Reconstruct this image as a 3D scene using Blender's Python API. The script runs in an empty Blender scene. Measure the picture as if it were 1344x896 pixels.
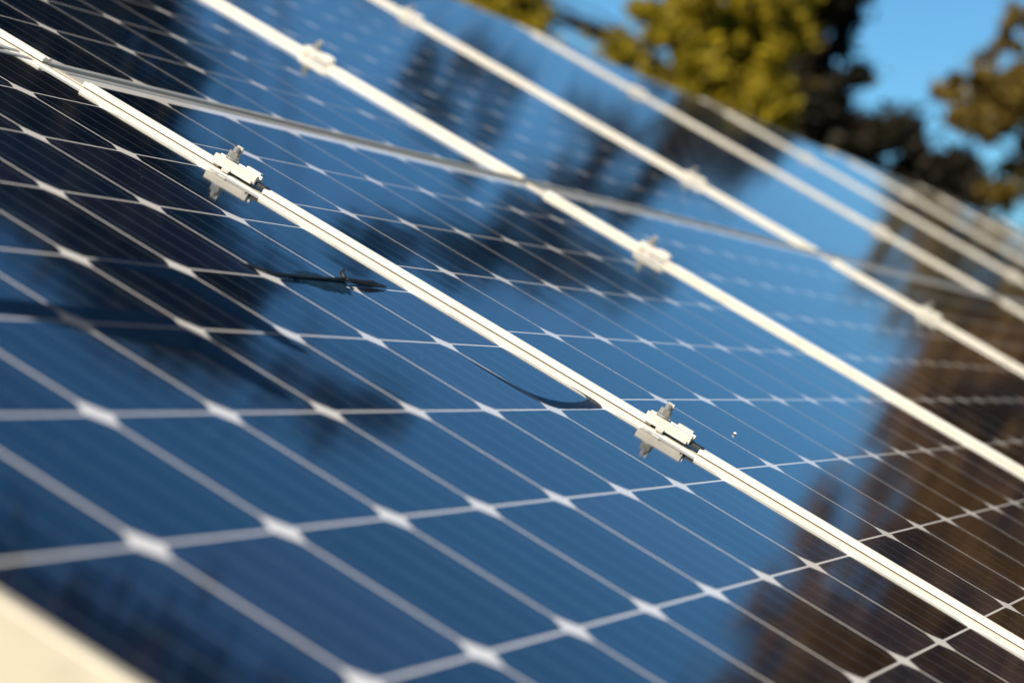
import bpy, bmesh, math, random
import numpy as np
from mathutils import Matrix, Vector

# ------------------------------------------------------------------ camera, sky, sun, exposure
S = 0.156                      # one cell pitch in metres
ASP = 0.6                      # row pitch / column pitch
TILT = math.radians(30.18)
A = Vector((math.cos(TILT), 0, -math.sin(TILT)))    # down the slope
B = Vector((0, 1, 0))                               # along the array
N = Vector((math.sin(TILT), 0, math.cos(TILT)))     # out of the glass
O = Vector((0, 0, 1.75))

def PW(u, v, h=0.0):
    return O + S * (u * B + v * ASP * A + h * N)

def rodrigues(r):
    t = r.length
    return Matrix.Rotation(t, 3, r.normalized())

sc = bpy.context.scene
col = sc.collection
RV = Vector((-0.900321174, -1.18777757, -0.669562563))
T = Vector((-2.04241961, -1.22515104, 15.6315176))
RM = rodrigues(RV)                                   # plane axes (B, A, -N) -> camera axes
Cp = -(RM.transposed() @ T)
cam_pos = O + S * (Cp.x * B + Cp.y * A - Cp.z * N)
def p2w(d): return d.x * B + d.y * A - d.z * N
cr = p2w(RM.transposed() @ Vector((1, 0, 0)))
cd = p2w(RM.transposed() @ Vector((0, 1, 0)))
cf = p2w(RM.transposed() @ Vector((0, 0, 1)))
cam = bpy.data.cameras.new('camera')
cam_ob = bpy.data.objects.new('camera', cam); col.objects.link(cam_ob)
m3 = Matrix((cr, -cd, -cf)).transposed()
cam_ob.matrix_world = Matrix.Translation(cam_pos) @ m3.to_4x4()
cam.sensor_width = 36; cam.lens = 4462.09 / 1344 * 36
cam.clip_start = 0.05; cam.clip_end = 3000
foc = (PW(-0.3, 3.6, 0.03) - cam_pos).dot(cf)
cam.dof.use_dof = True; cam.dof.focus_distance = foc; cam.dof.aperture_fstop = 10.2
cam.dof.aperture_blades = 0
sc.camera = cam_ob

sun_to = (-0.45 * A - 0.70 * B + 0.55 * N).normalized()
sun_el = math.asin(sun_to.z); sun_az = math.atan2(sun_to.x, sun_to.y)
world = bpy.data.worlds.new('World'); sc.world = world; world.use_nodes = True
nt = world.node_tree
sky = nt.nodes.new('ShaderNodeTexSky'); sky.sky_type = 'NISHITA'; sky.sun_disc = False
sky.sun_elevation = sun_el; sky.sun_rotation = sun_az
sky.altitude = 2500; sky.air_density = 1.0; sky.dust_density = 0.0; sky.ozone_density = 4.0
tint = nt.nodes.new('ShaderNodeMix'); tint.data_type = 'RGBA'; tint.blend_type = 'MULTIPLY'
tint.inputs[0].default_value = 1; tint.inputs[7].default_value = (0.55, 0.945, 1.06, 1)   # deep polarised blue
nt.links.new(sky.outputs[0], tint.inputs[6])
nt.links.new(tint.outputs[2], nt.nodes['Background'].inputs[0])
nt.nodes['Background'].inputs[1].default_value = 0.067
sun = bpy.data.lights.new('sun', 'SUN'); sun.energy = 5.0; sun.angle = math.radians(0.5)
sun.color = (1.0, 0.89, 0.70)
sun_ob = bpy.data.objects.new('sun', sun); col.objects.link(sun_ob)
sun_ob.rotation_euler = (-sun_to).to_track_quat('-Z', 'Y').to_euler()
sun_ob.location = (0, -5, 20)
sc.view_settings.view_transform = 'Standard'; sc.view_settings.look = 'None'
sc.view_settings.exposure = 0.5; sc.view_settings.gamma = 1
sc.cycles.use_denoising = True
sc.cycles.max_bounces = 8; sc.cycles.glossy_bounces = 4; sc.cycles.transparent_max_bounces = 8
sc.cycles.caustics_reflective = False; sc.cycles.caustics_refractive = False

rng = random.Random(7)

# ------------------------------------------------------------------ materials
def mat(name):
    m = bpy.data.materials.new(name); m.use_nodes = True
    return m, m.node_tree, m.node_tree.nodes['Principled BSDF']

def nd(t, kind, **kw):
    n = t.nodes.new(kind)
    for k, v in kw.items(): setattr(n, k, v)
    return n

def mth(t, op, a, b=None):
    n = nd(t, 'ShaderNodeMath', operation=op)
    for i, x in enumerate((a, b)):
        if x is None: continue
        if isinstance(x, (int, float)): n.inputs[i].default_value = x
        else: t.links.new(x, n.inputs[i])
    return n.outputs[0]

def ramp(t, fac, stops):
    r = nd(t, 'ShaderNodeValToRGB'); e = r.color_ramp.elements
    while len(e) < len(stops): e.new(0.5)
    for el, (p, c) in zip(e, stops): el.position = p; el.color = (*c, 1)
    t.links.new(fac, r.inputs[0]); return r.outputs[0]

def mixc(t, fac, a, b, mode='MIX'):
    n = nd(t, 'ShaderNodeMix', data_type='RGBA', blend_type=mode)
    for sock, x in ((0, fac), (6, a), (7, b)):
        if isinstance(x, tuple): n.inputs[sock].default_value = (*x, 1)
        elif isinstance(x, (int, float)): n.inputs[sock].default_value = x
        else: t.links.new(x, n.inputs[sock])
    return n.outputs[2]

def obj_co(t):
    return nd(t, 'ShaderNodeTexCoord').outputs['Object']

def noise(t, co, scale, detail=3, rough=0.5):
    n = nd(t, 'ShaderNodeTexNoise'); n.inputs['Scale'].default_value = scale
    n.inputs['Detail'].default_value = detail; n.inputs['Roughness'].default_value = rough
    t.links.new(co, n.inputs['Vector']); return n.outputs['Fac']

def specks(t, co):
    """tiny grains of dust lying on the glass"""
    v = nd(t, 'ShaderNodeTexVoronoi'); v.inputs['Scale'].default_value = 95
    t.links.new(co, v.inputs['Vector'])
    wn = nd(t, 'ShaderNodeTexWhiteNoise'); t.links.new(v.outputs['Position'], wn.inputs['Vector'])
    size = mth(t, 'MULTIPLY', mth(t, 'POWER', wn.outputs['Value'], 6.0), 0.075)
    return mth(t, 'LESS_THAN', v.outputs['Distance'], size)

def glass_top(t, p, co):
    """the smooth cover glass: a clear dielectric surface, faintly wavy"""
    p.inputs['IOR'].default_value = 1.40
    p.inputs['Roughness'].default_value = 0.052
    b = nd(t, 'ShaderNodeBump'); b.inputs['Strength'].default_value = 0.35
    b.inputs['Distance'].default_value = 0.0006
    t.links.new(noise(t, co, 7.0, 2), b.inputs['Height'])
    t.links.new(b.outputs[0], p.inputs['Normal'])

# silicon cell under glass: UV carries (column, row) so that every cell gets its own tint
m_cell, t, p = mat('silicon_cell')
uv = nd(t, 'ShaderNodeUVMap', uv_map='grid').outputs[0]
sx = nd(t, 'ShaderNodeSeparateXYZ'); t.links.new(uv, sx.inputs[0])
fl = nd(t, 'ShaderNodeVectorMath', operation='FLOOR'); t.links.new(uv, fl.inputs[0])
wn = nd(t, 'ShaderNodeTexWhiteNoise'); t.links.new(fl.outputs[0], wn.inputs['Vector'])
base = ramp(t, wn.outputs['Value'], [(0.0, (0.0002, 0.002, 0.008)), (0.55, (0.0004, 0.006, 0.020)),
                                    (0.8, (0.001, 0.010, 0.030)), (1.0, (0.009, 0.011, 0.030))])
oc = obj_co(t)
fu = mth(t, 'FRACT', sx.outputs['X'])
# four bus bars per cell
bb = mth(t, 'ABSOLUTE', mth(t, 'SUBTRACT', mth(t, 'FRACT', mth(t, 'MULTIPLY', fu, 4.0)), 0.5))
bar = mth(t, 'LESS_THAN', bb, 0.009)
c1 = mixc(t, mth(t, 'MULTIPLY', bar, 0.8), base, (0.20, 0.27, 0.36))
dn = noise(t, oc, 5.0, 5, 0.65)
c1 = mixc(t, mth(t, 'MULTIPLY', dn, 0.006), c1, (0.25, 0.22, 0.18))
c1 = mixc(t, mth(t, 'MULTIPLY', specks(t, oc), 0.5), c1, (0.6, 0.58, 0.53))
t.links.new(c1, p.inputs['Base Color']); glass_top(t, p, oc)

m_back, t, p = mat('white_backsheet')
oc = obj_co(t)
t.links.new(ramp(t, noise(t, oc, 9, 4), [(0.3, (0.84, 0.80, 0.77)), (0.7, (0.91, 0.88, 0.85))]), p.inputs['Base Color'])
glass_top(t, p, oc)

def painted(name, c0, c1, rough, metal=0.0, scale=20, grain=False):
    m, t, p = mat(name); oc = obj_co(t)
    n = noise(t, oc, scale, 6, 0.65)
    base = ramp(t, n, [(0.3, c0), (0.75, c1)])
    if grain:            # drawn metal: long fine streaks, a little grime and small chips
        mp = nd(t, 'ShaderNodeMapping'); mp.inputs['Scale'].default_value = (700, 9, 700); t.links.new(oc, mp.inputs['Vector'])
        base = mixc(t, mth(t, 'MULTIPLY', ramp(t, noise(t, mp.outputs[0], 1.0, 3), [(.45, (0, 0, 0)), (.75, (1, 1, 1))]), .35), base, (.48, .46, .41))
        gr = ramp(t, noise(t, oc, 55, 6, .7), [(.56, (0, 0, 0)), (.72, (1, 1, 1))])
        base = mixc(t, mth(t, 'MULTIPLY', gr, .45), base, (.30, .26, .20))
    t.links.new(base, p.inputs['Base Color'])
    rr = nd(t, 'ShaderNodeMapRange'); rr.inputs[3].default_value = rough - 0.08; rr.inputs[4].default_value = rough + 0.1
    t.links.new(n, rr.inputs[0]); t.links.new(rr.outputs[0], p.inputs['Roughness'])
    p.inputs['Metallic'].default_value = metal
    return m
m_frame = painted('cream_frame', (0.56, 0.50, 0.39), (0.64, 0.58, 0.46), 0.42, grain=True)
m_bar = painted('white_bar', (0.80, 0.78, 0.71), (0.86, 0.84, 0.78), 0.38, grain=True)
m_clamp = painted('cast_clamp', (0.52, 0.50, 0.45), (0.66, 0.64, 0.58), 0.36, 0.0, 60)
m_frame_shaded = painted('brushed_aluminium', (0.36, 0.35, 0.33), (0.46, 0.45, 0.42), 0.45, 0.25, 30)  # frame's end colour greyed, in place of weaker sun on its top faces
m_bolt = painted('zinc_bolt', (0.46, 0.45, 0.42), (0.62, 0.60, 0.56), 0.28, 0.65, 90)
m_dark = painted('rubber_seal', (0.015, 0.015, 0.016), (0.03, 0.03, 0.03), 0.6)
m_steel = painted('galvanised_steel', (0.38, 0.39, 0.40), (0.50, 0.51, 0.52), 0.45, 0.7, 12)

def leaf_mat(name, ca, cb, cc, trans=0.25):
    m, t, p = mat(name); oc = obj_co(t)
    n = noise(t, oc, 0.9, 4, 0.6)
    ge = nd(t, 'ShaderNodeNewGeometry')
    f = mth(t, 'ADD', mth(t, 'MULTIPLY', n, 0.7), mth(t, 'MULTIPLY', ge.outputs['Random Per Island'], 0.3))
    cr_ = ramp(t, f, [(0.3, ca), (0.5, cb), (0.72, cc)])
    t.links.new(cr_, p.inputs['Base Color']); p.inputs['Roughness'].default_value = 0.6
    p.inputs['Specular IOR Level'].default_value = 0.25
    tr = nd(t, 'ShaderNodeBsdfTranslucent'); t.links.new(cr_, tr.inputs[0])
    mx = nd(t, 'ShaderNodeMixShader'); mx.inputs[0].default_value = trans
    t.links.new(p.outputs[0], mx.inputs[1]); t.links.new(tr.outputs[0], mx.inputs[2])
    t.links.new(mx.outputs[0], t.nodes['Material Output'].inputs[0])
    return m
m_olive = leaf_mat('yellow_olive_leaf', (0.10, 0.082, 0.005), (0.26, 0.20, 0.008), (0.38, 0.285, 0.014))
m_ever = leaf_mat('dark_needle', (0.005, 0.005, 0.0022), (0.011, 0.009, 0.004), (0.034, 0.024, 0.009), 0.1)
m_rust = leaf_mat('rust_leaf', (0.09, 0.062, 0.012), (0.165, 0.110, 0.020), (0.23, 0.155, 0.030))
m_brown = leaf_mat('brown_leaf', (0.12, 0.066, 0.022), (0.18, 0.10, 0.033), (0.23, 0.135, 0.045))
m_bark = painted('bark', (0.016, 0.011, 0.007), (0.045, 0.032, 0.02), 0.85, 0, 8)

# ------------------------------------------------------------------ mesh helpers
def tag(o, label=None, cat=None, group=None, kind=None):
    for k, v in (('label', label), ('category', cat), ('group', group), ('kind', kind)):
        if v: o[k] = v
    return o

def thing(name, loc_m, label, cat, group=None):
    o = bpy.data.objects.new(name, None); col.objects.link(o); o.matrix_world = loc_m
    o.empty_display_size = 0.05
    return tag(o, label, cat, group)

def on_plane(u, v, h=0.0, spin=0.0):
    """a frame on the glass: x along the array, y up the slope, z out of the glass"""
    m = Matrix((B, -A, N)).transposed().to_4x4()
    return Matrix.Translation(PW(u, v, h)) @ m @ Matrix.Rotation(spin, 4, 'Z')

def mesh_obj(name, bm, m, parent=None, smooth=False):
    me = bpy.data.meshes.new(name)
    bmesh.ops.recalc_face_normals(bm, faces=bm.faces)
    bm.to_mesh(me); bm.free()
    me.materials.append(m)
    if smooth:
        for f in me.polygons: f.use_smooth = True
    o = bpy.data.objects.new(name, me); col.objects.link(o)
    if parent: o.parent = parent
    return o

def box(bm, x0, x1, y0, y1, z0, z1, bev=0.0, seg=1):
    b = bmesh.new()
    bmesh.ops.create_cube(b, size=1)
    for v in b.verts:
        v.co = Vector((x0 + (v.co.x + .5) * (x1 - x0), y0 + (v.co.y + .5) * (y1 - y0), z0 + (v.co.z + .5) * (z1 - z0)))
    if bev > 0:
        bmesh.ops.bevel(b, geom=list(b.edges), offset=bev, segments=seg, affect='EDGES', profile=0.5)
    me = bpy.data.meshes.new('tmp'); b.to_mesh(me); b.free()
    bm.from_mesh(me); bpy.data.meshes.remove(me)

def prism(bm, prof, y0, y1):
    """extrude an (x, z) outline along y"""
    a = [bm.verts.new((x, y0, z)) for x, z in prof]; b = [bm.verts.new((x, y1, z)) for x, z in prof]
    n = len(prof)
    for i in range(n): bm.faces.new((a[i], a[(i + 1) % n], b[(i + 1) % n], b[i]))
    bm.faces.new(a[::-1]); bm.faces.new(b)

def cyl(bm, c, axis, r, l, seg=20, r2=None, rot=0.0):
    axis = Vector(axis).normalized()
    q = axis.to_track_quat('Z', 'Y').to_matrix().to_4x4()
    bmesh.ops.create_cone(bm, cap_ends=True, segments=seg, radius1=r, radius2=r if r2 is None else r2, depth=l,
                          matrix=Matrix.Translation(Vector(c)) @ q @ Matrix.Rotation(rot, 4, 'Z'))

def tube(bm, pts, rad, seg=10, cap=True):
    rings = []
    for i, pnt in enumerate(pts):
        d = (pts[min(i + 1, len(pts) - 1)] - pts[max(i - 1, 0)]).normalized()
        q = d.to_track_quat('Z', 'Y')
        rings.append([bm.verts.new(pnt + q @ Vector((math.cos(6.28318 * k / seg) * rad[i], math.sin(6.28318 * k / seg) * rad[i], 0))) for k in range(seg)])
    for r0, r1 in zip(rings, rings[1:]):
        for k in range(seg): bm.faces.new((r0[k], r0[(k + 1) % seg], r1[(k + 1) % seg], r1[k]))
    if cap:
        bm.faces.new(rings[0][::-1]); bm.faces.new(rings[-1])

# ------------------------------------------------------------------ ground
m_ground, t, p = mat('dry_grass_ground'); oc = obj_co(t)
gcol = mixc(t, noise(t, oc, 0.15, 5), (0.07, 0.075, 0.028), (0.13, 0.10, 0.05))
t.links.new(mixc(t, noise(t, oc, 14, 4), gcol, (0.05, 0.045, 0.022)), p.inputs['Base Color'])
p.inputs['Roughness'].default_value = 0.95
bm = bmesh.new()
bmesh.ops.create_grid(bm, x_segments=40, y_segments=40, size=900)
for v in bm.verts:
    d = math.hypot(v.co.x, v.co.y)
    if d > 150: v.co.z = 0.8 * math.sin(v.co.x * 0.013) * math.cos(v.co.y * 0.011)
g = mesh_obj('ground', bm, m_ground); tag(g, kind='structure')

# ------------------------------------------------------------------ trees
def azel(az, el, dist):
    a = math.radians(az)
    return Vector((cam_pos.x + dist * math.sin(a), cam_pos.y + dist * math.cos(a), cam_pos.z + dist * math.tan(math.radians(el))))

def leaves(bm_verts, bm_faces, nr, c, r, n, size, flat=0.8):
    """n small leaf faces spread through an uneven clump"""
    d = nr.normal(size=(n, 3)); d /= np.linalg.norm(d, axis=1)[:, None]
    rad = r * np.abs(nr.normal(0, .72, n))
    # the lobes of the clump
    lob = 1 + 0.28 * np.sin(d[:, 0] * 4.1 + c[0]) * np.cos(d[:, 2] * 3.7 + c[2]) + 0.18 * np.sin(d[:, 1] * 7.3 + c[1])
    pos = np.array(c) + d * (rad * lob)[:, None] * np.array([1, 1, flat])
    t1 = nr.normal(size=(n, 3)); t1 /= np.linalg.norm(t1, axis=1)[:, None]
    t2 = np.cross(t1, nr.normal(size=(n, 3))); t2 /= np.linalg.norm(t2, axis=1)[:, None]
    s = size * (0.6 + 0.8 * nr.random(n))
    a = pos - t1 * s[:, None]; b = pos + t2 * (s * .42)[:, None]; cc = pos + t1 * s[:, None]; e = pos - t2 * (s * .42)[:, None]
    k = sum(len(x) for x in bm_verts)
    bm_verts.append(np.stack([a, b, cc, e], 1).reshape(-1, 3))
    bm_faces.append(np.arange(k, k + 4 * n).reshape(-1, 4))

def tree(name, label, cat, base, height, trunk_r, clumps, leafm, seed, size=0.16, dens=130, group=None):
    nr = np.random.default_rng(seed); rr = random.Random(seed)
    top = Vector((base.x + rr.uniform(-.5, .5), base.y + rr.uniform(-.5, .5), height))
    root = thing(name, Matrix.Translation(Vector((base.x, base.y, 0))), label, cat, group)
    bm = bmesh.new()
    o0 = Vector((base.x, base.y, 0))
    ax = []
    for i in range(9):
        f = i / 8
        ax.append(Vector((0, 0, 0)).lerp(top - o0, f) + Vector((math.sin(f * 5 + seed) * .25, math.cos(f * 4 + seed) * .25, 0)) * f)
    ax[0].z = -0.3
    tube(bm, ax, [trunk_r * (1.25 if i == 0 else 1 - .85 * i / 8) for i in range(9)], 12)
    for n_, (c, r) in enumerate(clumps):
        if n_ % 3: continue
        c = Vector(c) - o0
        zz = max(0.18, min(0.92, (c.z - max(1.0, (Vector((c.x, c.y, 0)).length) * .55)) / (height)))
        k = zz * 8; i = int(k); st = ax[i].lerp(ax[min(i + 1, 8)], k - i)
        mid = st.lerp(c, .5) + Vector((rr.uniform(-.3, .3), rr.uniform(-.3, .3), rr.uniform(0, .5)))
        r0 = trunk_r * (1 - .85 * zz) * .45
        tube(bm, [st, st.lerp(mid, .5) + Vector((0, 0, .1)), mid, mid.lerp(c, .6), c], [r0, r0 * .8, r0 * .6, r0 * .4, r0 * .15], 7)
        for j in range(3):
            e = c + Vector((rr.uniform(-1, 1), rr.uniform(-1, 1), rr.uniform(-.6, .9))) * r * .8
            tube(bm, [mid.lerp(c, .6), c.lerp(e, .5), e], [r0 * .35, r0 * .22, r0 * .06], 5)
    mesh_obj('trunk', bm, m_bark, root, True)
    V, F = [], []
    for (c, r) in clumps:
        c = np.array(c) - np.array(o0)
        k = max(4, int(6 + r * 5))
        for j in range(k):       # each clump is several sprays, with gaps between them
            d = nr.normal(size=3); d /= np.linalg.norm(d)
            cc = c + d * r * (0.25 + 0.6 * nr.random()) * np.array([1, 1, .8]); r2 = r * nr.uniform(.42, .85)
            leaves(V, F, nr, cc, r2, int(dens * r2 * r2 / (size / .16) ** 2 * 1.9), size)
    me = bpy.data.meshes.new('crown'); me.from_pydata(np.concatenate(V).tolist(), [], np.concatenate(F).tolist())
    me.materials.append(leafm)
    o = bpy.data.objects.new('crown', me); col.objects.link(o); o.parent = root
    return root

def fill(nr, centre, radius, n, rmin, rmax, holes=(), dist=60):
    """clump centres scattered through an envelope given as (azimuth, elevation) ellipses"""
    out = []; tries = 0
    while len(out) < n and tries < 4000:
        tries += 1
        k = nr.integers(len(centre)); (ca, ce), (ra, re) = centre[k], radius[k]
        x, y = nr.uniform(-1, 1, 2)
        if x * x + y * y > 1: continue
        az, el = ca + ra * x, ce + re * y
        r = nr.uniform(rmin, rmax)
        rd = math.degrees(r / dist)
        if any((az - ha) ** 2 + (el - he) ** 2 < (hr + rd * .8) ** 2 for ha, he, hr in holes): continue
        d = dist + nr.uniform(-1, 1) * 2.2
        out.append((tuple(azel(az, el, d)), r))
    return out

nr = np.random.default_rng(11)
def spots(lst, dist):
    """boughs given as (azimuth, elevation, angular radius) from the terrace where the photographer stood"""
    return [(tuple(azel(a, e, dist + nr.uniform(-1.5, 1.5))), dist * math.tan(math.radians(r))) for a, e, r in lst]
# the tall evergreen on the left: mostly seen mirrored in the upper left panels
HL = [(-14.1, 14.7, .25), (-12.6, 14.0, .35), (-15.0, 13.6, .3), (-13.9, 12.5, .5)]
cl = fill(nr, [(-17.6, 15.6), (-17.8, 9.5), (-15.2, 17.0), (-13.2, 16.6)], [(2.5, 2.8), (2.4, 4.2), (2.0, 1.1), (1.5, .9)], 120, 0.7, 1.15, HL, 64)
cl += spots([(-9.6, 15.4, .55), (-9.1, 14.9, .5), (-10.2, 15.8, .45), (-10.9, 16.1, .4), (-11.7, 16.3, .5), (-12.3, 15.6, .55), (-11.8, 15.0, .4), (-12.8, 17.0, .5), (-8.6, 14.5, .35), (-12.0, 17.2, .4)], 63)
b = azel(-17.4, 0, 64)
tree('evergreen_tree', 'tall dark evergreen tree at the far left, behind the panels and mirrored in them', 'tree', b, 21.0, 0.42, cl, m_ever, 3, 0.17, 190)
# olive-yellow tree seen directly above the top edge
cl = fill(nr, [(-12.0, 5.3), (-11.2, 6.2), (-15.3, 6.6), (-12.6, 4.2), (-11.2, 4.6)], [(1.5, 1.7), (1.1, 1.0), (.7, .6), (1.1, 1.1), (.7, .9)], 190, 0.18, 0.46,
          [(-14.1, 6.1, .28), (-13.6, 5.5, .22), (-13.9, 5.0, .2)], 56)
b = azel(-12.4, 0, 56)
tree('autumn_tree', 'yellow olive leafed tree rising above the top edge of the panels', 'tree', b, 7.6, 0.2, cl, m_olive, 5, 0.13, 230)
# black-green evergreen right of and behind it, its upper boughs mirrored in the middle of the array
cl = fill(nr, [(-9.5, 4.5), (-8.8, 3.9), (-10.3, 5.8), (-12.5, 3.6), (-10.2, 7.2), (-15.6, 6.2), (-8.1, 3.5)], [(1.0, 1.5), (.9, .9), (.9, 1.5), (2.6, 2.0), (1.1, 1.0), (.9, 1.2), (.8, .6)], 270, 0.22, 0.52,
          [(-8.9, 5.0, .12), (-14.1, 6.0, .3), (-13.6, 5.4, .25), (-8.2, 5.6, .55), (-9.75, 3.7, .05), (-8.6, 4.0, .08)], 66)
cl += spots([(-11.5, 13.6, .4), (-11.1, 12.8, .45), (-10.3, 11.9, .5), (-9.4, 10.9, .5), (-8.8, 10.1, .4), (-12.6, 11.2, .45), (-13.2, 11.3, .4), (-13.1, 10.2, .45), (-12.5, 9.9, .35),
             (-10.3, 9.9, .5), (-9.7, 9.3, .45), (-10.8, 8.9, .5), (-11.6, 9.1, .35), (-9.8, 8.6, .4), (-10.6, 10.9, .35), (-9.9, 10.6, .4), (-11.6, 11.2, .3), (-11.4, 7.6, .4), (-10.6, 12.3, .5), (-9.9, 11.4, .5), (-9.1, 10.4, .5), (-11.3, 13.2, .4), (-8.4, 9.6, .35), (-13.6, 10.8, .35), (-12.2, 10.6, .35)], 66)
b = azel(-10.6, 0, 66)
tree('evergreen_tree', 'black green evergreen tree beside the yellow olive tree, in front of the blue sky gap', 'tree', b, 15.5, 0.3, cl, m_ever, 9, 0.15, 230)
# added evergreen out of frame, placed so its boughs darken the near panel's reflection
cl = fill(nr, [(-5.6, 22.6), (-7.0, 23.2), (-4.4, 22.0), (-1.0, 25.5), (7.0, 28.0)], [(3.3, 2.5), (2.6, 2.0), (3.0, 2.2), (4.5, 3.0), (7.0, 6.0)], 340, 0.45, 0.8, [], 20)
b = azel(9.0, 0, 20)
tree('evergreen_tree', 'nearest dark evergreen, out of frame, its boughs darkening the mirror of the bottom left panel', 'tree', b, 11.5, 0.3, cl, m_ever, 21, 0.09, 150)
# rust coloured tree at the right edge of the picture
cl = fill(nr, [(-6.4, 5.4), (-7.1, 5.0), (-6.2, 3.7), (-5.4, 5.0)], [(.9, 1.1), (.75, .6), (.9, .9), (1.0, 1.6)], 120, 0.14, 0.28, [(-7.2, 3.9, .25), (-6.7, 4.25, .12), (-6.9, 5.6, .1), (-6.5, 3.2, .12)], 58)
b = azel(-6.0, 0, 58)
tree('autumn_tree', 'rust brown leafed tree at the right edge, across the sky gap from the evergreen', 'tree', b, 7.0, 0.16, cl, m_rust, 13, 0.12, 190)
# broad brown tree further right, mirrored in the right-hand panels
cl = fill(nr, [(2.8, 8.0), (0.4, 5.2), (3.4, 11.0)], [(5.0, 5.0), (5.4, 3.2), (4.6, 3.2)], 520, 0.6, 1.1, [], 60)
cl += spots([(-3.1, 9.6, .55), (-3.6, 8.9, .4), (-2.4, 10.9, .5), (-4.1, 7.4, .45), (-1.5, 12.0, .5), (-5.2, 5.9, .5), (-6.1, 5.1, .4), (-1.0, 12.9, .35), (-2.9, 10.4, .3), (-4.6, 6.9, .35), (-3.4, 8.1, .45), (-2.6, 8.6, .6), (-2.0, 9.8, .6), (-1.2, 11.2, .6), (-2.4, 7.2, .6), (-0.6, 12.2, .5)], 60)
b = azel(2.4, 0, 60)
tree('autumn_tree', 'broad brown leafed tree mirrored in the lower right panels', 'tree', b, 14.0, 0.4, cl, m_brown, 17, 0.16, 150)

# ------------------------------------------------------------------ solar panels
def edges(e): return [x for x in e]
V_L1 = [-0.20, 0.64, 1.5356, 2.4629, 3.4065, 4.1945, 5.0814, 6.0773, 7.109, 8.081, 9.07, 10.06, 11.05, 12.04, 13.03]
V_L = [0.1185, 1.0303, 1.983, 2.9368, 3.9316, 4.9456, 5.9591, 6.9944, 8.0541, 9.09, 10.12, 11.15, 12.18, 13.2]
V_TOP = [-13.9, -13.9, -13.8, -13.7, -13.75, -14.2, -14.9, -15.6, -16.2, -16.8]   # far panels stand a little higher up the bank
BARS = [-0.12, 8.37, 20.25, 34.70, 49.3, 65.65, 83.4, 101.0, 120.0, 140.0]
LIP, FW, DEPTH = 0.007, 0.075, 0.235

def make_panel(name, label, ue, ve, fu0, fu1, fv0, fv1):
    """ue / ve: cell borders; fu0..fv1: inner edges of the frame"""
    u0, v0 = (fu0 + fu1) / 2, (fv0 + fv1) / 2
    root = thing(name, on_plane(u0, v0), label, 'solar panel', 'blue solar panels of the tilted array')
    X = lambda u: (u - u0) * S
    Y = lambda v: -(v - v0) * ASP * S
    bm = bmesh.new()
    box(bm, X(fu0) - .003, X(fu1) + .003, Y(fv1) - .003, Y(fv0) + .003, -0.006, 0)
    mesh_obj('backsheet', bm, m_back, root)
    bm = bmesh.new(); uvl = bm.loops.layers.uv.new('grid')
    gu, gv, cx_, cy_, z = 0.0125, 0.0058, 0.080, 0.066, 0.00012
    for i, (a0, a1) in enumerate(zip(ue, ue[1:])):
        for j, (b0, b1) in enumerate(zip(ve, ve[1:])):
            x0, x1 = a0 + gu, a1 - gu
            y0, y1 = b0 * ASP + gv, b1 * ASP - gv
            pts = []
            for cx, cy, s0 in ((x0, y0, 2), (x1, y0, 3), (x1, y1, 0), (x0, y1, 1)):
                ox = x0 + cx_ if cx == x0 else x1 - cx_; oy = y0 + cy_ if cy == y0 else y1 - cy_
                for k in range(4):
                    an = math.pi / 2 * (s0 + k / 3)
                    # a long cut corner, its ends eased
                    ca, sa = math.cos(an), math.sin(an); q = 1 / (abs(ca) + abs(sa)) * (1.05 if k in (1, 2) else 1)
                    pts.append((ox + cx_ * ca * q, oy + cy_ * sa * q))
            vs = [bm.verts.new((X(px), Y(py / ASP), z)) for px, py in pts]
            f = bm.faces.new(vs)
            for lp, (px, py) in zip(f.loops, pts):
                lp[uvl].uv = (i + 0.001 + 0.998 * (px - a0) / (a1 - a0) + 37 * (round(u0) % 11), j + 0.001 + .998 * (py - b0 * ASP) / ((b1 - b0) * ASP) + 40)
    o = mesh_obj('cell_grid', bm, m_cell, root)
    bv = 0.0012
    hy = FW / ASP; e = 0.04 * S
    xa, xb, ya, yb = X(fu0), X(fu1), Y(fv1), Y(fv0); w = FW * S; zt, zb = LIP * S, -DEPTH * S
    for x0_, x1_ in ((xa - w, xa), (xb, xb + w)):
        bm = bmesh.new(); box(bm, x0_, x1_, ya - e, yb + e, zb, zt, bv, 2); mesh_obj('side_rail', bm, m_frame, root)
    for y0_, y1_ in ((ya - e, ya), (yb, yb + e)):
        bm = bmesh.new(); box(bm, xa + .0002, xb - .0002, y0_, y1_, zb, zt - .0003, bv, 2); mesh_obj('end_rail', bm, m_frame_shaded, root)
    return root

def ev(a, b, n): return [a + (b - a) * i / n for i in range(n + 1)]
g2 = .045   # half width of the lip left under each rail
L_lab = ['nearest solar panel at the bottom left, with dark wet streaks and a twig on it',
         'lower row solar panel just behind the first white rail, second from the camera',
         'third lower row solar panel, blurred, between the second and third white rails',
         'fourth lower row solar panel, blurred and half mirroring the brown tree',
         'fifth lower row solar panel, a brown blurred wedge at the right edge',
         'sixth lower row solar panel, furthest of its row']
BL = [-8.24] + BARS
for k in range(5):
    if k == 0:
        ue = [-8.16] + [-0.3134 - .9726 * c for c in range(7, 0, -1)] + [-0.325]
        make_panel('solar_panel', L_lab[0], ue, V_L1, -8.165, -0.20, -0.28, 13.13); continue
    a, b_ = BARS[k - 1], BARS[k]
    fu0, fu1 = a + .085, b_ - .085
    if k == 1: ue = [.0103 + .9999 * c for c in range(9)]
    elif k == 2: ue = [8.807 + .9775 * c for c in range(0, 12)]
    else: ue = ev(fu0 + .08, fu1 - .06, round((fu1 - fu0)))
    make_panel('solar_panel', L_lab[k], ue, V_L, fu0, fu1, 0.0, 13.25)
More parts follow.
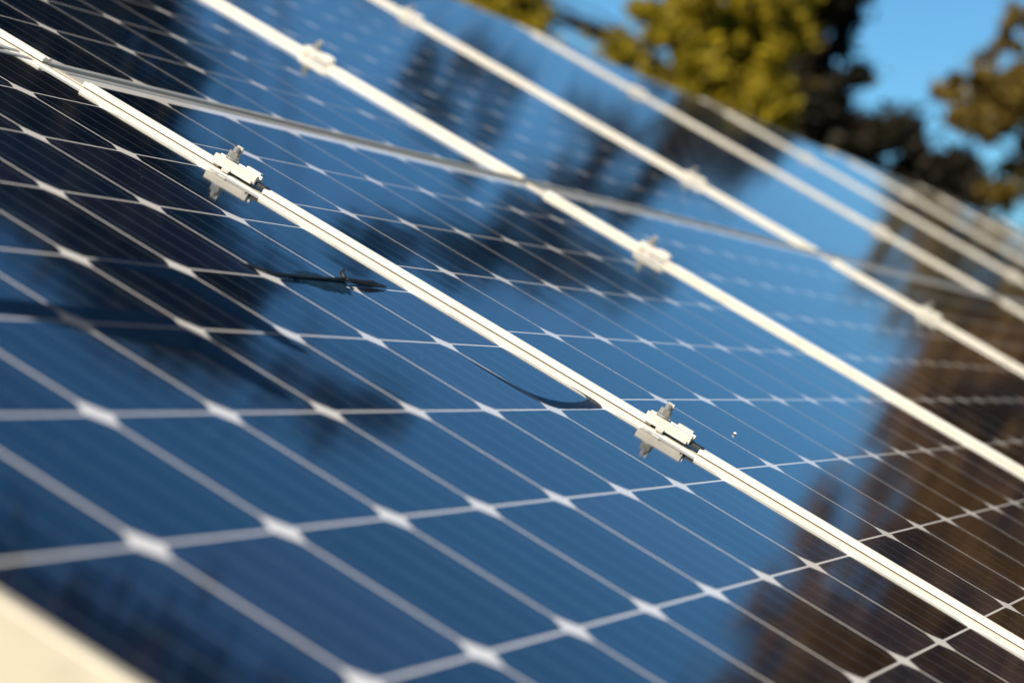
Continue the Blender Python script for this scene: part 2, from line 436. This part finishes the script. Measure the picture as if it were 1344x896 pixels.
U_lab = ['upper row solar panel at the far upper left corner, only a sliver seen',
         'upper row solar panel at the top left, dark, before the second white rail',
         'upper row solar panel mirroring branches, between the second and third white rails',
         'fourth upper row solar panel, between the third and fourth white rails',
         'fifth upper row solar panel, pale blue, between the fourth and fifth white rails',
         'sixth upper row solar panel, pale blue, between the fifth and sixth white rails',
         'seventh upper row solar panel, narrow strip before the last sharp-topped rail',
         'eighth upper row solar panel, thin strip below the trees on the right',
         'ninth upper row solar panel, very thin strip below the trees on the right',
         'furthest upper row solar panel at the right edge below the trees']
for k in range(10):
    a, b_ = (-8.24 if k == 0 else BARS[k - 1]), BARS[k]
    fu0, fu1 = a + .085, b_ - .085
    if k == 1: ue = ev(.187, 7.607, 7)
    elif k == 2: ue = [8.396 + .9957 * c for c in range(0, 12)]
    else: ue = ev(fu0 + .08, fu1 - .06, round((fu1 - fu0)))
    vt = V_TOP[k]
    make_panel('solar_panel', U_lab[k], ue, [vt + .12 + (-.2387 - vt - .12) * i / 14 for i in range(15)], fu0, fu1, vt, -0.225)

# ------------------------------------------------------------------ white cover rails on the seams
def rail(uc, segs, label, h1=0.033, grp='white rails along the panel seams'):
    v0 = (segs[0][0] + segs[-1][1]) / 2
    root = thing('cover_rail', on_plane(uc, v0), label, 'rail', grp)
    w = 0.05 * S; zb, zt = (LIP + .005) * S, h1 * S
    for (a, b_) in segs:
        bm = bmesh.new()
        ya, yb = -(b_ - v0) * ASP * S, -(a - v0) * ASP * S
        c = .006 * S; gz = zb + (zt - zb) * .30
        prism(bm, [(-w, zb), (w, zb), (w, zt - c), (w - c, zt), (.012 * S, zt), (.009 * S, zt - .004 * S), (.0 * S, zt - .004 * S), (-.003 * S, zt),
                   (-w + c * 1.6, zt), (-w, zt - c * 1.2), (-w, gz + .002 * S), (-w + .004 * S, gz), (-w, gz - .002 * S)], ya, yb)
        mesh_obj('strip', bm, m_bar, root)
        bm = bmesh.new(); box(bm, -w * .86, w * .86, ya + .001, yb - .001, (LIP + .0005) * S, zb)
        mesh_obj('seal', bm, m_dark, root)
    return root

CL = {0: [1.62, 5.45], 1: [-3.05, 1.65], 2: [-8.6, -2.65, 2.1], 3: [-10.2, -3.2], 4: [-10.3, -2.75], 5: [-11.2], 6: [-11.7]}
def segs_for(v0, v1, cl, gap):
    out = []; s = v0
    for c in sorted(cl):
        if v0 < c < v1:
            out.append((s, c - .10)); s = c + gap
    out.append((s, v1)); return out
low = ['sharp white cover rail nearest the camera, in focus, with two clamps', 'second white cover rail of the lower row, slightly blurred, one clamp',
       'third white cover rail of the lower row, ending at the right edge', 'fourth white cover rail, short piece in the right edge']
for k in range(4):
    rail(BARS[k], segs_for(0.26 if k == 0 else .22, 13.2, CL.get(k, []), .30 if k == 0 else .2), low[k])
upn = ['short cream cover rail at the upper left corner above the row gap', 'second white cover rail of the upper row, leaving the top left of the middle',
       'third white cover rail of the upper row, leaving the top near the middle', 'fourth white cover rail of the upper row, starting under the olive tree',
       'fifth white cover rail of the upper row, starting under the evergreen', 'sixth white cover rail of the upper row, starting right of the evergreen',
       'seventh white cover rail, short and brownish, near the right edge', 'eighth cover rail, faint at the right edge', 'furthest cover rail at the right edge']
for k in range(9):
    rail(BARS[k], segs_for([-13.7, -13.7, -13.5, -13.3, -13.3, -13.9, -14.5, -15.2, -15.8][k], -0.12, CL.get(k, []), .2), upn[k])

# ------------------------------------------------------------------ clamps
def make_clamp(label, u, v):
    root = thing('rail_clamp', on_plane(u, v), label, 'clamp', 'clamps on the white rails')
    s = S * .78
    bm = bmesh.new()                                     # channel-shaped body, open groove along the middle
    zb = 0.030 * s; w = .062 * s
    prism(bm, [(-w, zb), (w, zb), (w, .078 * s), (.03 * s, .084 * s), (.022 * s, .066 * s), (-.010 * s, .066 * s), (-.016 * s, .080 * s), (-w + .008 * s, .080 * s), (-w, .070 * s)],
          -.16 * s, .13 * s)
    mesh_obj('body', bm, m_clamp, root)
    bm = bmesh.new()                                     # rear lug
    box(bm, .070 * s, .112 * s, -.13 * s, -.03 * s, .03 * s, .092 * s, .004 * s, 2)
    box(bm, .060 * s, .072 * s, -.11 * s, -.05 * s, .035 * s, .075 * s)
    mesh_obj('lug', bm, m_clamp, root)
    bm = bmesh.new()                                     # lower lip pressing on the frame
    box(bm, -.085 * s, -.060 * s, -.15 * s, .12 * s, .0265 * s, .045 * s, .003 * s, 2)
    mesh_obj('lip', bm, m_clamp, root)
    bm = bmesh.new()                                     # hex bolt with washer and flanged head
    bx, by = .028 * s, .055 * s
    cyl(bm, (bx, by, .088 * s), (0, 0, 1), .046 * s, .010 * s, 28)
    cyl(bm, (bx, by, .112 * s), (0, 0, 1), .036 * s, .036 * s, 6, rot=.3)
    cyl(bm, (bx, by, .140 * s), (0, 0, 1), .020 * s, .030 * s, 18)
    cyl(bm, (bx, by, .158 * s), (0, 0, 1), .020 * s, .008 * s, 18, r2=.013 * s)
    bo = mesh_obj('bolt', bm, m_bolt, root)
    bm = bmesh.new()                                     # tilted wing beside the bolt
    prism(bm, [(.062 * s, .080 * s), (.075 * s, .080 * s), (.066 * s, .165 * s), (.050 * s, .170 * s)], by - .022 * s, by + .018 * s)
    mesh_obj('wing', bm, m_clamp, root)
    bm = bmesh.new()                                     # spring tab hanging on the near side
    prism(bm, [(-.110 * s, .012 * s), (-.080 * s, .030 * s), (-.080 * s, .040 * s), (-.118 * s, .022 * s)], -.01 * s, .035 * s)
    mesh_obj('tab', bm, m_clamp, root)
    bm = bmesh.new()                                     # black end seal in the gap of the strip
    box(bm, -.040 * s, .046 * s, -.235 * s, -.16 * s, .029 * s, .050 * s, .004 * s, 2)
    mesh_obj('end_seal', bm, m_dark, root)
    return root
clab = {(0, 0): 'sharp clamp with hex bolt on the first rail, towards the upper left', (0, 1): 'sharp clamp with hex bolt on the first rail, right of the middle',
        (1, 0): 'blurred clamp on the second rail, above the row gap', (1, 1): 'blurred clamp on the second rail, below the row gap',
        (2, 0): 'blurred clamp on the third rail at the top edge of the picture', (2, 1): 'blurred clamp on the third rail, in the upper row',
        (2, 2): 'blurred clamp on the third rail, below the row gap', (3, 0): 'blurred clamp on the fourth rail, under the olive tree',
        (3, 1): 'blurred clamp on the fourth rail, near the row gap', (4, 0): 'blurred clamp on the fifth rail, below the dark evergreen',
        (4, 1): 'blurred clamp on the fifth rail at the right edge', (5, 0): 'blurred clamp on the sixth rail', (6, 0): 'blurred clamp on the seventh rail, furthest to the right'}
proto = None
def copy_tree(o, parent=None):
    c = o.copy(); col.objects.link(c)
    if parent: c.parent = parent
    for ch in o.children: copy_tree(ch, c)
    return c
for k, vs in CL.items():
    for j, v in enumerate(vs):
        if proto is None:
            proto = make_clamp(clab[(0, 0)], BARS[0], v); c = proto
        else:
            c = copy_tree(proto); c.matrix_world = on_plane(BARS[k], v + .0)
            c['label'] = clab[(k, j)]


# ------------------------------------------------------------------ what lies on the nearest glass
m_streak, t, p = mat('dark_wet_film')  # dark see-through streak colour, fading out towards edges and ends
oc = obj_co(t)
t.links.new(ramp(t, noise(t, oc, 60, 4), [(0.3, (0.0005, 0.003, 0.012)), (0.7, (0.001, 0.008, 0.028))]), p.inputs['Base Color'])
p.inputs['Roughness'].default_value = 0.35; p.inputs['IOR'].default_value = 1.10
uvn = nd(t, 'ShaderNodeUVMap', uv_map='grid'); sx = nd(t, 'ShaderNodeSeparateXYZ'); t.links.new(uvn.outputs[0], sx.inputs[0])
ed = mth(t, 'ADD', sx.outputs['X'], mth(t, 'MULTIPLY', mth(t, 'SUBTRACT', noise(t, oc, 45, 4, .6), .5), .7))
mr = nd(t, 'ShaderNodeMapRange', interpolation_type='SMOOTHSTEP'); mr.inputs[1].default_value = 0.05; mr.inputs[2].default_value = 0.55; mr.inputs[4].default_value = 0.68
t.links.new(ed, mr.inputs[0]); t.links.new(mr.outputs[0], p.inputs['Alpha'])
m_leaf, t, p = mat('dry_leaf')
oc = obj_co(t)
t.links.new(ramp(t, noise(t, oc, 120, 4), [(0.3, (0.004, 0.012, 0.025)), (0.7, (0.010, 0.035, 0.065))]), p.inputs['Base Color'])
p.inputs['Roughness'].default_value = 0.6; p.inputs['IOR'].default_value = 1.2
m_twig = painted('dark_twig', (0.004, 0.006, 0.012), (0.016, 0.016, 0.020), 0.6, 0, 200)

def ribbon(name, pts, label, cat, m, group=None, thick=0.0001, ragged=0.0, seed=1):
    """a thin domed streak lying on the glass along (u, v, half width) points"""
    rr = random.Random(seed)
    u0, v0 = pts[len(pts) // 2][:2]
    P = [Vector(((u - u0) * S, -(v - v0) * ASP * S, w * S)) for u, v, w in pts]
    fine = []
    for i in range(len(P) - 1):
        p0, p1, p2, p3 = P[max(i - 1, 0)], P[i], P[i + 1], P[min(i + 2, len(P) - 1)]
        for k in range(10):
            f = k / 10
            fine.append(.5 * ((2 * p1) + (p2 - p0) * f + (2 * p0 - 5 * p1 + 4 * p2 - p3) * f * f + (3 * p1 - p0 - 3 * p2 + p3) * f ** 3))
    fine.append(P[-1])
    bm = bmesh.new(); rows = []; uvl = bm.loops.layers.uv.new('grid'); dens = {}
    for i, q in enumerate(fine):
        d = fine[min(i + 1, len(fine) - 1)] - fine[max(i - 1, 0)]
        nrm = Vector((-d.y, d.x, 0)).normalized(); w = max(q.z, .0002)
        wl = w * (1 + ragged * rr.uniform(-1, 1)); wr = w * (1 + ragged * rr.uniform(-1, 1)); c = Vector((q.x, q.y, 0))
        rows.append([bm.verts.new(c + nrm * wl + Vector((0, 0, .00016))), bm.verts.new(c + nrm * wl * .6 + Vector((0, 0, .00016 + thick))),
                     bm.verts.new(c - nrm * wr * .6 + Vector((0, 0, .00016 + thick))), bm.verts.new(c - nrm * wr + Vector((0, 0, .00016)))])
    for i, r_ in enumerate(rows):
        end = min(1.0, min(i, len(rows) - 1 - i) / 8)
        for k in range(4): dens[r_[k]] = end * (0.0 if k in (0, 3) else 1.0)
    for a, b_ in zip(rows, rows[1:]):
        for k in range(4):
            f = bm.faces.new((a[k], a[(k + 1) % 4], b_[(k + 1) % 4], b_[k]))
            for lp_, d_ in zip(f.loops, (dens[a[k]], dens[a[(k + 1) % 4]], dens[b_[(k + 1) % 4]], dens[b_[k]])): lp_[uvl].uv = (d_, 0)
    bm.faces.new(rows[0][::-1]); bm.faces.new(rows[-1])
    o = mesh_obj(name, bm, m, None, False); o.matrix_world = on_plane(u0, v0)
    if label: tag(o, label, cat, group)
    return o
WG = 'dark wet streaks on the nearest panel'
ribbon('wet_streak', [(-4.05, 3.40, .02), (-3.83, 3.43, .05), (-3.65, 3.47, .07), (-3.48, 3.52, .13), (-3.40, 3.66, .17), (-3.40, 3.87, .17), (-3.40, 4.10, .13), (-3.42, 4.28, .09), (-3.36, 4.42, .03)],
       'dark wet streak along a cell edge, between the twig and the blurred left streak', 'streak', m_streak, WG)
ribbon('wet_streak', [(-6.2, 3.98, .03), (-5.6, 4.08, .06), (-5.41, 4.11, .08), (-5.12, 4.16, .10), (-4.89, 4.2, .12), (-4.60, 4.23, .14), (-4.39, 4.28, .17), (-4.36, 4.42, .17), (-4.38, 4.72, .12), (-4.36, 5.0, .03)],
       'blurred dark wet streak at the left, hooked round a cell corner', 'streak', m_streak, WG)
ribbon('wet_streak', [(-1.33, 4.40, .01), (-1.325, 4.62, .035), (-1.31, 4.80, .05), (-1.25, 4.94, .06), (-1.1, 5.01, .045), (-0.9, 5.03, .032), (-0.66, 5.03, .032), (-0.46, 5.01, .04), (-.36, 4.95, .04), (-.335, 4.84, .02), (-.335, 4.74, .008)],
       'dark wet streak in a cell corner against the first rail, left of its lower clamp', 'streak', m_streak, WG)
tw = thing('twig', on_plane(-1.6, 3.385), 'dark dry twig with a shrivelled leaf lying across cells of the nearest panel', 'twig')
def lp(u, v, h): return Vector(((u + 1.6) * S, -(v - 3.385) * ASP * S, h * S))
bm = bmesh.new()
pp = [(-2.36, 3.24, .006), (-2.27, 3.32, .008), (-2.14, 3.385, .010), (-1.85, 3.385, .012), (-1.5, 3.375, .014), (-1.28, 3.365, .018), (-1.1, 3.38, .014), (-.95, 3.385, .016), (-.76, 3.395, .010)]
tube(bm, [lp(*q) for q in pp], [x * S for x in (.003, .006, .008, .007, .006, .009, .012, .014, .004)], 10)
tube(bm, [lp(-1.30, 3.365, .02), lp(-1.26, 3.31, .03), lp(-1.20, 3.28, .04)], [x * S for x in (.012, .010, .004)], 8)
tube(bm, [lp(-1.28, 3.37, .02), lp(-1.33, 3.41, .025), lp(-1.37, 3.42, .03)], [x * S for x in (.010, .008, .004)], 8)
mesh_obj('stem', bm, m_twig, tw, True)
lf = ribbon('leaf', [(-2.0, 3.385, .01), (-1.85, 3.39, .04), (-1.72, 3.40, .075), (-1.6, 3.405, .085), (-1.48, 3.40, .07), (-1.38, 3.385, .045), (-1.28, 3.37, .012)], None, None, m_leaf, thick=.0008, ragged=.35, seed=4)
mw = lf.matrix_world.copy(); lf.parent = tw; bpy.context.view_layer.update(); lf.matrix_parent_inverse = Matrix.Identity(4); lf.matrix_local = tw.matrix_world.inverted() @ mw
bm = bmesh.new(); bmesh.ops.create_icosphere(bm, subdivisions=3, radius=.0013)
for v in bm.verts: v.co = v.co * (1 + .18 * math.sin(v.co.x * 1800) * math.cos(v.co.y * 1500)); v.co.z *= .75
o = mesh_obj('pebble', bm, m_bar, None, True); o.matrix_world = on_plane(1.32, 5.5, .0075); tag(o, 'tiny pale pebble on the glass right of the lower sharp clamp', 'pebble')
